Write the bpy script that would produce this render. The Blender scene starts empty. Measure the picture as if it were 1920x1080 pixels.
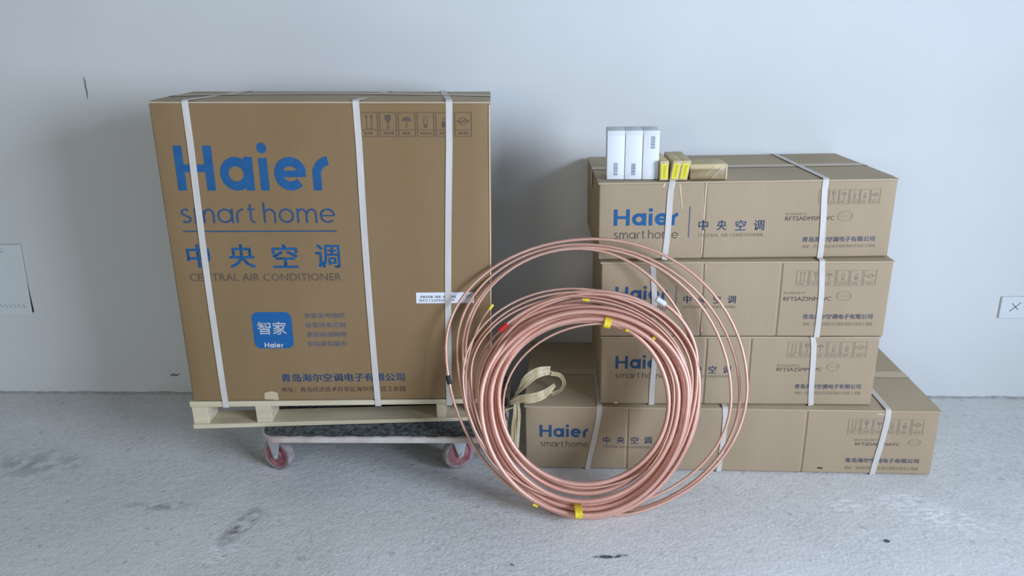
import bpy, bmesh, math, random
from mathutils import Matrix, Vector, noise
PI = math.pi
# ------------------------------------------------------------------ camera, light, exposure
F, PITCH, YAW, ROLL, DIST, EYE = 1407.01, -0.3202, 0.0588, 0.021, 2.9083, 1.45
scene = bpy.context.scene
COL = scene.collection
cam_data = bpy.data.cameras.new('camera')
cam_data.sensor_width = 36
cam_data.lens = 36*F/1920
cam_data.clip_start = .05
camera = bpy.data.objects.new('camera', cam_data)
COL.objects.link(camera)
ROT = Matrix.Rotation(YAW, 3, 'Z') @ Matrix.Rotation(PITCH, 3, 'X') @ Matrix.Rotation(ROLL, 3, 'Y')
EYEP = Vector((0, -DIST, EYE))
m = (ROT @ Matrix.Rotation(PI/2, 3, 'X')).to_4x4()
m.translation = EYEP
camera.matrix_world = m
scene.camera = camera

world = bpy.data.worlds.new('world')
scene.world = world
world.use_nodes = True
world.node_tree.nodes['Background'].inputs[0].default_value = (.62, .78, 1, 1)
world.node_tree.nodes['Background'].inputs[1].default_value = 1.0

def area(name, loc, target, sx, sy, power, color):
    d = bpy.data.lights.new(name, 'AREA')
    d.shape = 'RECTANGLE'; d.size = sx; d.size_y = sy; d.energy = power; d.color = color
    o = bpy.data.objects.new(name, d); COL.objects.link(o)
    o.location = loc
    o.rotation_euler = (Vector(target)-Vector(loc)).to_track_quat('-Z', 'Y').to_euler()
    return o
# daylight from the unseen right window; the rear lamp is an added warm fill
area('window_and_fill_light', (3.06, -3.55, 1.7), (0, -3.55, 1.7), 2.1, 1.65, 280, (.76, .895, 1.12))
area('window_and_fill_light', (-1.9, -5.72, 1.65), (-1.9, 0, 1.65), 1.3, 1.2, 32, (1.0, .97, .86))  # added fill that lifts the left wall and left floor

scene.view_settings.view_transform = 'Standard'
scene.view_settings.look = 'None'
scene.view_settings.exposure = 0.0
scene.view_settings.gamma = 1
scene.view_settings.use_curve_mapping = False

# ------------------------------------------------------------------ helpers
def ray(px, py):
    return ROT @ Vector(((px-960)/F, 1, -(py-540)/F))
def on_z(px, py, z):
    v = ray(px, py); return EYEP + v*((z-EYE)/v.z)
def on_y(px, py, y):
    v = ray(px, py); return EYEP + v*((y+DIST)/v.y)
COIL_Y0, COIL_S = -0.828, 0.31
def on_coil(px, py, d):
    v = ray(px, py)                      # plane  y = Y0 + s z - d
    t = (COIL_Y0 - d + COIL_S*EYE + DIST)/(v.y - COIL_S*v.z)
    return EYEP + v*t

def tag(o, label=None, cat=None, group=None, kind=None):
    if label: o['label'] = label
    if cat: o['category'] = cat
    if group: o['group'] = group
    if kind: o['kind'] = kind
    return o
def empty(name, M):
    o = bpy.data.objects.new(name, None); COL.objects.link(o)
    o.empty_display_size = .1
    o.matrix_world = M if isinstance(M, Matrix) else Matrix.Translation(M)
    return o
def link_mesh(name, me, mat, parent=None):
    o = bpy.data.objects.new(name, me); COL.objects.link(o)
    if mat: me.materials.append(mat)
    if parent: o.parent = parent
    return o
class MB:
    def __init__(s): s.v = []; s.f = []; s.mi = []
    def add(s, vs, fs, mi=0):
        b = len(s.v); s.v += [tuple(p) for p in vs]
        s.f += [tuple(i+b for i in f) for f in fs]; s.mi += [mi]*len(fs)
        return s
    def box(s, a, b, ch=0.0, fn=None, mi=0):
        x0, y0, z0 = a; x1, y1, z1 = b
        if ch <= 0:
            vs = [(x, y, z) for z in (z0, z1) for y in (y0, y1) for x in (x0, x1)]
            fs = [(0,2,3,1), (4,5,7,6), (0,1,5,4), (2,6,7,3), (0,4,6,2), (1,3,7,5)]
        else:
            bm = bmesh.new(); bmesh.ops.create_cube(bm, size=1)
            for v in bm.verts:
                v.co = Vector(((x0+x1)/2+v.co.x*(x1-x0), (y0+y1)/2+v.co.y*(y1-y0), (z0+z1)/2+v.co.z*(z1-z0)))
            bmesh.ops.bevel(bm, geom=bm.edges[:], offset=ch, segments=2, profile=.5, affect='EDGES', clamp_overlap=True)
            bm.verts.index_update()
            vs = [v.co.copy() for v in bm.verts]; fs = [[v.index for v in f.verts] for f in bm.faces]; bm.free()
        if fn: vs = [fn(Vector(v)) for v in vs]
        return s.add(vs, fs, mi)
    def cyl(s, p, q, r, n=20, r2=None, mi=0):
        p, q = Vector(p), Vector(q); r2 = r if r2 is None else r2
        d = (q-p).normalized(); a = d.orthogonal().normalized(); b = d.cross(a)
        vs = []
        for c, rr in ((p, r), (q, r2)):
            vs += [c+(a*math.cos(2*PI*i/n)+b*math.sin(2*PI*i/n))*rr for i in range(n)]
        fs = [(i, (i+1) % n, n+(i+1) % n, n+i) for i in range(n)]+[tuple(range(n))[::-1], tuple(range(n, 2*n))]
        return s.add(vs, fs, mi)
    def lathe(s, prof, M, n=40, mi=0):
        # prof: closed list of (radius, axial); axis = local y of M
        vs = []; k = len(prof)
        for i in range(n):
            c, q = math.cos(2*PI*i/n), math.sin(2*PI*i/n)
            vs += [M @ Vector((r*c, a, r*q)) for r, a in prof]
        fs = [(i*k+j, i*k+(j+1) % k, ((i+1) % n)*k+(j+1) % k, ((i+1) % n)*k+j) for i in range(n) for j in range(k)]
        return s.add(vs, fs, mi)
    def build(s, name, mat, parent=None, smooth=None):
        me = bpy.data.meshes.new(name); me.from_pydata(s.v, [], s.f)
        o = bpy.data.objects.new(name, me); COL.objects.link(o)
        for mm in (mat if isinstance(mat, (list, tuple)) else [mat]): me.materials.append(mm)
        me.polygons.foreach_set('material_index', s.mi)
        bm = bmesh.new(); bm.from_mesh(me); bmesh.ops.recalc_face_normals(bm, faces=bm.faces); bm.to_mesh(me); bm.free()
        if smooth:
            me.polygons.foreach_set('use_smooth', [True]*len(me.polygons)); me.set_sharp_from_angle(angle=smooth)
        me.update()
        if parent: o.parent = parent
        return o
    def flat(s, name, mat, parent=None):      # no normal fixing (open sheets)
        me = bpy.data.meshes.new(name); me.from_pydata(s.v, [], s.f); me.materials.append(mat)
        o = bpy.data.objects.new(name, me); COL.objects.link(o)
        if parent: o.parent = parent
        return o

# ------------------------------------------------------------------ materials
def srgb(r, g, b):
    f = lambda c: (c/255/12.92 if c <= 10 else ((c/255+.055)/1.055)**2.4)
    return (f(r), f(g), f(b), 1)
def material(name, rgb, rough=.6, metal=0.0, spec=.5, rgb2=None, scale=(8, 8, 8), detail=4, bump=0.0, bscale=60, bdist=.002, stretch=None):
    mt = bpy.data.materials.new(name); mt.use_nodes = True
    nt = mt.node_tree; N = nt.nodes; L = nt.links
    P = N['Principled BSDF']
    P.inputs['Roughness'].default_value = rough; P.inputs['Metallic'].default_value = metal
    P.inputs['Specular IOR Level'].default_value = spec
    P.inputs['Base Color'].default_value = rgb
    tc = N.new('ShaderNodeTexCoord')
    if rgb2:
        mp = N.new('ShaderNodeMapping'); mp.inputs['Scale'].default_value = scale
        L.new(tc.outputs['Object'], mp.inputs['Vector'])
        nz = N.new('ShaderNodeTexNoise'); nz.inputs['Scale'].default_value = 1; nz.inputs['Detail'].default_value = detail
        L.new(mp.outputs[0], nz.inputs['Vector'])
        cr = N.new('ShaderNodeValToRGB'); cr.color_ramp.elements[0].position = .35; cr.color_ramp.elements[1].position = .65
        cr.color_ramp.elements[0].color = rgb; cr.color_ramp.elements[1].color = rgb2
        L.new(nz.outputs[0], cr.inputs[0]); L.new(cr.outputs[0], P.inputs['Base Color'])
    if bump:
        mp = N.new('ShaderNodeMapping'); mp.inputs['Scale'].default_value = stretch or (1, 1, 1)
        L.new(tc.outputs['Object'], mp.inputs['Vector'])
        nz = N.new('ShaderNodeTexNoise'); nz.inputs['Scale'].default_value = bscale; nz.inputs['Detail'].default_value = 5
        L.new(mp.outputs[0], nz.inputs['Vector'])
        bp = N.new('ShaderNodeBump'); bp.inputs['Strength'].default_value = bump; bp.inputs['Distance'].default_value = bdist
        L.new(nz.outputs[0], bp.inputs['Height']); L.new(bp.outputs[0], P.inputs['Normal'])
    return mt
def cardboard(name, a, b):
    mt = material(name, a, .78, spec=.25, rgb2=b, scale=(3.5, 3.5, 1.2), detail=5)
    nt = mt.node_tree; N = nt.nodes; L = nt.links
    tc = N.new('ShaderNodeTexCoord')
    wv = N.new('ShaderNodeTexWave'); wv.bands_direction = 'X'; wv.inputs['Scale'].default_value = 45; wv.inputs['Distortion'].default_value = 1.2
    L.new(tc.outputs['Object'], wv.inputs['Vector'])
    nz = N.new('ShaderNodeTexNoise'); nz.inputs['Scale'].default_value = 9; nz.inputs['Detail'].default_value = 6
    L.new(tc.outputs['Object'], nz.inputs['Vector'])
    b1 = N.new('ShaderNodeBump'); b1.inputs['Strength'].default_value = .12; b1.inputs['Distance'].default_value = .0006
    b2 = N.new('ShaderNodeBump'); b2.inputs['Strength'].default_value = .35; b2.inputs['Distance'].default_value = .006
    L.new(wv.outputs[0], b1.inputs['Height']); L.new(nz.outputs[0], b2.inputs['Height'])
    L.new(b2.outputs[0], b1.inputs['Normal']); L.new(b1.outputs[0], N['Principled BSDF'].inputs['Normal'])
    return mt
M = {}
M['card'] = cardboard('cardboard_kraft', srgb(131, 107, 75), srgb(138, 113, 82))
M['card2'] = cardboard('cardboard_pale', srgb(161, 142, 117), srgb(168, 149, 124))
M['flap'] = cardboard('cardboard_top', srgb(176, 160, 134), srgb(184, 168, 142))  # paler than the sides: brighter light on the tops is put into the colour
M['seam'] = material('packing_tape', srgb(194, 176, 148), .35, spec=.4)
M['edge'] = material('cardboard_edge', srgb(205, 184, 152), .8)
M['tear'] = material('torn_paper', srgb(215, 200, 175), .9)
M['dark'] = material('dark_hole', srgb(40, 34, 28), .9)
M['strap'] = material('white_strap', srgb(196, 190, 184), .38, spec=.45, rgb2=srgb(206, 200, 195), scale=(60, 60, 8))
M['blue'] = material('blue_ink', srgb(26, 82, 132), .6, spec=.3, rgb2=srgb(32, 90, 140), scale=(30, 30, 30))
M['blue2'] = material('faded_blue_ink', srgb(44, 74, 114), .7, spec=.2, rgb2=srgb(54, 84, 122), scale=(60, 60, 60))
M['blue3'] = material('pale_blue_ink', srgb(92, 98, 118), .7, spec=.2, rgb2=srgb(104, 108, 124), scale=(60, 60, 60))
M['grey'] = material('grey_ink', srgb(88, 76, 70), .7, spec=.2, rgb2=srgb(98, 86, 78), scale=(60, 60, 60))
M['grey2'] = material('pale_grey_ink', srgb(132, 120, 106), .7, spec=.2, rgb2=srgb(142, 130, 114), scale=(60, 60, 60))
M['app'] = material('blue_badge_ink', srgb(24, 92, 152), .5, spec=.3)
M['white_ink'] = material('unprinted_white', srgb(196, 196, 200), .7)
M['sticker'] = material('white_sticker', srgb(222, 226, 232), .4)
M['black'] = material('black_ink', srgb(60, 66, 80), .6)
M['pine'] = material('raw_pine', srgb(208, 197, 170), .7, rgb2=srgb(192, 179, 150), scale=(3, 40, 40), bump=.3, bscale=40, bdist=.001, stretch=(.15, 1, 1))
M['pine2'] = material('stained_pine', srgb(184, 174, 146), .75, rgb2=srgb(120, 110, 92), scale=(4, 30, 30), bump=.3, bscale=40, bdist=.001, stretch=(.15, 1, 1))
M['carpet'] = material('dusty_dark_carpet', srgb(40, 45, 48), .95, rgb2=srgb(100, 108, 110), scale=(70, 45, 70), detail=8, bump=.8, bscale=160, bdist=.004)
M['trim'] = material('worn_pale_trim', srgb(176, 160, 154), .8, rgb2=srgb(196, 192, 184), scale=(14, 14, 14), detail=6, bump=.5, bscale=90)
M['zinc'] = material('dusty_zinc', srgb(168, 174, 176), .6, metal=.35, rgb2=srgb(186, 190, 190), scale=(20, 20, 20), bump=.3, bscale=80, bdist=.001)
M['hub'] = material('dusty_red_hub', srgb(130, 72, 80), .7, rgb2=srgb(160, 112, 116), scale=(45, 45, 45), detail=7)
M['tire'] = material('grey_pink_tire', srgb(132, 118, 122), .8, rgb2=srgb(158, 152, 152), scale=(40, 40, 40), detail=7)
M['boxwhite'] = material('white_card', srgb(224, 226, 230), .55)
M['boxtop'] = material('white_card_lid', srgb(214, 217, 220), .6)
M['kraft'] = material('kraft_small', srgb(190, 172, 130), .7, rgb2=srgb(198, 182, 142), scale=(20, 20, 20))
M['kraft2'] = material('kraft_taped', srgb(132, 110, 80), .3, rgb2=srgb(164, 144, 108), scale=(10, 10, 60), detail=6, bump=.6, bscale=26, bdist=.004)
M['yellow'] = material('yellow_sticker', srgb(226, 216, 50), .45)
M['ytape'] = material('yellow_tape', srgb(224, 196, 30), .35, rgb2=srgb(236, 214, 70), scale=(80, 80, 80))
M['red'] = material('red_cap', srgb(190, 40, 34), .4)
M['capwhite'] = material('white_cap', srgb(214, 222, 222), .4)
M['capblack'] = material('black_tape', srgb(26, 24, 24), .5)
M['band'] = material('cream_strapping', srgb(176, 158, 118), .5, rgb2=srgb(212, 198, 160), scale=(40, 40, 12))
M['panel'] = material('cover_panel', srgb(218, 224, 226), .6)
M['panelmark'] = material('faint_print', srgb(160, 168, 172), .7)
M['scuff'] = material('dark_scuff', srgb(118, 120, 124), .8)

def copper(name, a, b, rough):
    mt = material(name, a, rough+.04, metal=.5, rgb2=b, scale=(9, 9, 9), detail=3)
    return mt
M['copper'] = copper('copper_thick', srgb(216, 160, 143), srgb(228, 180, 162), .36)
M['copper2'] = copper('copper_medium', srgb(214, 162, 146), srgb(226, 180, 164), .38)
M['copper3'] = copper('copper_thin', srgb(212, 165, 145), srgb(224, 181, 163), .40)

def wall_material():
    mt = bpy.data.materials.new('plaster_wall'); mt.use_nodes = True
    nt = mt.node_tree; N = nt.nodes; L = nt.links; P = N['Principled BSDF']
    P.inputs['Roughness'].default_value = .88; P.inputs['Specular IOR Level'].default_value = .2
    tc = N.new('ShaderNodeTexCoord')
    nz = N.new('ShaderNodeTexNoise'); nz.inputs['Scale'].default_value = 1.3; nz.inputs['Detail'].default_value = 5
    cr = N.new('ShaderNodeValToRGB'); e = cr.color_ramp.elements
    e[0].position = .3; e[1].position = .7; e[0].color = srgb(212, 214, 213); e[1].color = srgb(219, 221, 221)
    n2 = N.new('ShaderNodeTexNoise'); n2.inputs['Scale'].default_value = 55; n2.inputs['Detail'].default_value = 6
    n3 = N.new('ShaderNodeTexNoise'); n3.inputs['Scale'].default_value = 3.5; n3.inputs['Detail'].default_value = 3
    b = N.new('ShaderNodeBump'); b.inputs['Strength'].default_value = .12; b.inputs['Distance'].default_value = .002
    b2 = N.new('ShaderNodeBump'); b2.inputs['Strength'].default_value = .2; b2.inputs['Distance'].default_value = .006
    for n in (nz, n2, n3): L.new(tc.outputs['Object'], n.inputs['Vector'])
    L.new(nz.outputs[0], cr.inputs[0]); L.new(cr.outputs[0], P.inputs['Base Color'])
    L.new(n2.outputs[0], b.inputs['Height']); L.new(n3.outputs[0], b2.inputs['Height'])
    L.new(b2.outputs[0], b.inputs['Normal']); L.new(b.outputs[0], P.inputs['Normal'])
    return mt
M['wall'] = wall_material()

def floor_material():
    mt = bpy.data.materials.new('rough_concrete'); mt.use_nodes = True
    nt = mt.node_tree; N = nt.nodes; L = nt.links; P = N['Principled BSDF']
    P.inputs['Roughness'].default_value = .85; P.inputs['Specular IOR Level'].default_value = .25
    tc = N.new('ShaderNodeTexCoord')
    def nz(sc, det, mapscale=None, rot=0, dist=0):
        n = N.new('ShaderNodeTexNoise'); n.inputs['Scale'].default_value = sc; n.inputs['Detail'].default_value = det
        n.inputs['Distortion'].default_value = dist
        if mapscale:
            mp = N.new('ShaderNodeMapping'); mp.inputs['Scale'].default_value = mapscale; mp.inputs['Rotation'].default_value = (0, 0, rot)
            L.new(tc.outputs['Object'], mp.inputs['Vector']); L.new(mp.outputs[0], n.inputs['Vector'])
        else: L.new(tc.outputs['Object'], n.inputs['Vector'])
        return n.outputs[0]
    def ramp(v, p0, p1, c0, c1):
        cr = N.new('ShaderNodeValToRGB'); e = cr.color_ramp.elements
        e[0].position = p0; e[1].position = p1; e[0].color = c0; e[1].color = c1
        L.new(v, cr.inputs[0]); return cr.outputs[0]
    def mix(f, a, b):
        x = N.new('ShaderNodeMix'); x.data_type = 'RGBA'
        if isinstance(f, float): x.inputs[0].default_value = f
        else: L.new(f, x.inputs[0])
        for s, v in ((6, a), (7, b)):
            if isinstance(v, tuple): x.inputs[s].default_value = v
            else: L.new(v, x.inputs[s])
        return x.outputs[2]
    def math_(op, a, b=None):
        x = N.new('ShaderNodeMath'); x.operation = op; x.use_clamp = True
        for s, v in ((0, a), (1, b)):
            if v is None: continue
            if isinstance(v, float): x.inputs[s].default_value = v
            else: L.new(v, x.inputs[s])
        return x.outputs[0]
    def spot(x, y, rx, ry, rot=0):
        mp = N.new('ShaderNodeMapping'); mp.vector_type = 'TEXTURE'
        mp.inputs['Location'].default_value = (x, y, 0); mp.inputs['Scale'].default_value = (rx, ry, 1); mp.inputs['Rotation'].default_value = (0, 0, rot)
        L.new(tc.outputs['Object'], mp.inputs['Vector'])
        g = N.new('ShaderNodeTexGradient'); g.gradient_type = 'SPHERICAL'
        L.new(mp.outputs[0], g.inputs[0]); return g.outputs[1]
    base = ramp(nz(2.2, 7, dist=.4), .3, .7, srgb(198, 199, 198), srgb(218, 219, 218))
    streak = ramp(nz(1, 6, (9, 20, 1), -.6), .52, .72, (0, 0, 0, 1), (1, 1, 1, 1))
    c = mix(math_('MULTIPLY', streak, .35), base, srgb(226, 227, 226))
    fine = ramp(nz(48, 6), .36, .6, (.0, .0, .0, 1), (1, 1, 1, 1))
    c = mix(math_('MULTIPLY', fine, .42), c, srgb(228, 229, 228))
    c = mix(math_('MULTIPLY', ramp(nz(85, 5), .56, .66, (0, 0, 0, 1), (1, 1, 1, 1)), .35), c, srgb(244, 245, 246))
    pores = ramp(nz(30, 3), .30, .37, (1, 1, 1, 1), (0, 0, 0, 1))
    c = mix(math_('MULTIPLY', pores, .35), c, srgb(140, 142, 142))
    stain = ramp(nz(1.1, 4), .55, .75, (0, 0, 0, 1), (1, 1, 1, 1))
    c = mix(math_('MULTIPLY', stain, .25), c, srgb(176, 178, 176))
    n = nz(18, 6, (1, 1, 1))
    chalk = nz(30, 5, (1, 3, 1), .6)
    for (px, py, rx, ry, rot) in ((1765, 968, .2, .10, -.5), (1590, 945, .09, .05, 0), (415, 1030, .07, .04, .3), (400, 700+345, .05, .04, 0), (1685, 935, .1, .06, .2)):
        p = on_z(px, py, 0)
        w = math_('MULTIPLY', spot(p.x, p.y, rx, ry, rot), ramp(chalk, .45, .62, (0, 0, 0, 1), (1, 1, 1, 1)))
        c = mix(math_('MULTIPLY', w, 1.6), c, srgb(240, 242, 244))
    for (px, py, rx, ry, rot, k) in ((452, 985, .045, .13, -.25, 1.0), (300, 948, .16, .03, .0, .6), (1145, 1042, .06, .012, .1, 3.0), (960, 1057, .03, .012, 0, 2.5), (1662, 1013, .012, .01, 0, 4.0), (60, 870, .25, .12, 0, .5)):
        p = on_z(px, py, 0)
        w = math_('MULTIPLY', spot(p.x, p.y, rx, ry, rot), ramp(n, .42, .55, (0, 0, 0, 1), (1, 1, 1, 1)))
        c = mix(math_('MULTIPLY', w, k), c, srgb(92, 98, 100))
    L.new(c, P.inputs['Base Color'])
    b1 = N.new('ShaderNodeBump'); b1.inputs['Strength'].default_value = .5; b1.inputs['Distance'].default_value = .004
    b2 = N.new('ShaderNodeBump'); b2.inputs['Strength'].default_value = .3; b2.inputs['Distance'].default_value = .006
    L.new(nz(95, 6), b1.inputs['Height']); L.new(nz(1, 5, (22, 34, 1), -.6), b2.inputs['Height'])
    L.new(b2.outputs[0], b1.inputs['Normal']); L.new(b1.outputs[0], P.inputs['Normal'])
    return mt
M['floor'] = floor_material()
M['ceiling'] = material('ceiling_plaster', srgb(118, 115, 108), .9, rgb2=srgb(124, 121, 113), scale=(2, 2, 2))
M['grey_wall'] = material('unpainted_plaster', srgb(118, 115, 108), .9, rgb2=srgb(126, 123, 115), scale=(2, 2, 2))
M['frame'] = material('window_frame', srgb(120, 122, 126), .4, metal=.3)

# ------------------------------------------------------------------ the room
X0, X1, YR, HT = -3.0, 3.1, -5.8, 2.75
def slab(name, a, b, mat):
    return tag(MB().box(a, b).build(name, mat), kind='structure')
g = MB()
nx, ny = 160, 110
for j in range(ny+1):
    for i in range(nx+1):
        x = X0+(X1-X0)*i/nx; y = YR*(1-j/ny)
        z = noise.noise(Vector((x*5, y*5, 0)))*.0012+noise.noise(Vector((x*17, y*23, 3)))*.0008-.002
        g.v.append((x, y, z))
for j in range(ny):
    for i in range(nx):
        a = j*(nx+1)+i; g.f.append((a, a+1, a+nx+2, a+nx+1)); g.mi.append(0)
fl = g.flat('floor', M['floor']); fl.data.polygons.foreach_set('use_smooth', [True]*len(fl.data.polygons)); tag(fl, kind='structure')
wb = slab('wall_back', (X0-.2, 0, -.1), (X1+.2, .2, HT), M['wall'])
slab('wall_left', (X0-.2, YR-.2, -.1), (X0, 0, HT), M['grey_wall'])
slab('ceiling', (X0-.2, YR-.2, HT), (X1+.2, .2, HT+.15), M['ceiling'])
def window_wall(name, n, along, fixed, thick, lo, hi, w):
    """wall with one opening w = (a, b, z0, z1); along = 'x' or 'y'"""
    g = MB()
    def bx(mb, a0, a1, z0, z1, t0=0, t1=1):
        f0, f1 = fixed+thick*t0, fixed+thick*t1
        f0, f1 = min(f0, f1), max(f0, f1)
        if along == 'x': mb.box((a0, f0, z0), (a1, f1, z1))
        else: mb.box((f0, a0, z0), (f1, a1, z1))
    a, b, z0, z1 = w
    bx(g, lo, a, -.1, HT); bx(g, b, hi, -.1, HT); bx(g, a, b, -.1, z0); bx(g, a, b, z1, HT)
    tag(g.build(name, M['grey_wall']), kind='structure')
    f = MB(); t = .05
    for (p, q) in (((a, z0), (b, z0+t)), ((a, z1-t), (b, z1)), ((a, z0+t), (a+t, z1-t)), ((b-t, z0+t), (b, z1-t)), (((a+b)/2-t/2, z0+t), ((a+b)/2+t/2, z1-t))):
        bx(f, p[0], q[0], p[1], q[1], .5, .8)
    tag(f.build('window_%d' % n, M['frame']), kind='structure')
window_wall('wall_right', 1, 'y', X1, .2, YR-.2, 0, (-4.65, -2.45, .83, 2.57))
window_wall('wall_rear', 2, 'x', YR, -.2, X0, X1, (-2.6, -1.2, 1.0, 2.3))  # opening and frame added to hold the rear fill lamp
# ragged mortar fillet where wall meets floor
random.seed(5)
fm = MB(); n = 340
for i in range(n+1):
    x = X0+(X1-X0)*i/n
    h = .004+.006*max(0, noise.noise(Vector((x*9, 0, 0)))+.2)+.003*random.random()
    d = .006+.010*max(0, noise.noise(Vector((x*7, 5, 0)))+.3)+.003*random.random()
    fm.v += [(x, .001, h), (x, -d*.4, h*.6), (x, -d, -.004)]
for i in range(n):
    for j in range(2):
        a = i*3+j; fm.f.append((a, a+3, a+4, a+1)); fm.mi.append(0)
M['mortar'] = material('mortar_crust', srgb(150, 152, 150), .95, rgb2=srgb(176, 178, 178), scale=(30, 30, 30), bump=.6, bscale=120)
tag(fm.flat('trim_1', M['mortar']), kind='structure')

# wall scratches (parts of the wall)
def wall_mark(name, pts, w, mat):
    g = MB(); P = [on_y(px, py, -.0006) for px, py in pts]
    for i, p in enumerate(P):
        d = (P[min(i+1, len(P)-1)]-P[max(i-1, 0)]).normalized(); s = Vector((-d.z, 0, d.x))
        ww = w*(.35 if i in (0, len(P)-1) else 1)
        g.v += [tuple(p+s*ww/2), tuple(p-s*ww/2)]
    for i in range(len(P)-1): g.f.append((2*i, 2*i+1, 2*i+3, 2*i+2))
    return g.flat(name, mat, wb)
wall_mark('scratch', [(156, 144), (159, 152), (160, 162), (163, 172), (164, 186)], .006, M['scuff'])
wall_mark('scuff', [(319, 705), (324, 702), (330, 704), (337, 701)], .010, M['scuff'])

# socket cover panels
pt = empty('cover_panel', (-2.40, 0, .37))
tag(pt, 'pale rectangular cover panel set low in the wall at the left frame edge', 'cover panel')
MB().box((-.19, -.004, .012), (.176, 0, .30)).build('shade_backing', M['dark'], pt)  # dark sheet painting the shade line in the gap behind the plate
MB().box((-.20, -.012, 0), (.18, -.004, .312), .002, fn=lambda v: Vector((v.x+(.018*(v.z/.312)-.009), v.y, v.z))).build('plate', M['panel'], pt)
mk = MB()
for i in range(6):
    cx = .10-i*.045; cz = .29
    for s in (-1, 1):
        mk.add([(cx-.02, -.0128, cz), (cx, -.0128, cz+s*.012), (cx+.02, -.0128, cz), (cx, -.0128, cz+s*.007)], [(0, 1, 2, 3)])
for i in range(14):
    cx = .15-i*.02; mk.add([(cx, -.0128, .035), (cx+.004, -.0128, .035), (cx-.006, -.0128, .05), (cx-.010, -.0128, .05)], [(0, 1, 2, 3)])
tag(mk.flat('printed_marks', M['panelmark'], pt), kind='stuff')
pt = empty('cover_panel', (1.77, 0, .355))
tag(pt, 'small pale cover panel marked with a cross at the right frame edge', 'cover panel')
MB().box((0, -.010, 0), (.16, 0, .09), .0015, fn=lambda v: Vector((v.x+.10*v.z*.0, v.y, v.z))).build('plate', M['panel'], pt)
mk = MB()
def seg(mk, a, b, w, y):
    a, b = Vector((a[0], 0, a[1])), Vector((b[0], 0, b[1])); d = (b-a).normalized(); s = Vector((-d.z, 0, d.x))*w/2
    mk.add([(p.x, y, p.z) for p in (a+s, a-s, b-s, b+s)], [(0, 1, 2, 3)])
seg(mk, (.036, .03), (.075, .066), .0035, -.0106); seg(mk, (.040, .064), (.068, .036), .003, -.0106)
mk.flat('cross_mark', M['scuff'], pt)

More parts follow.
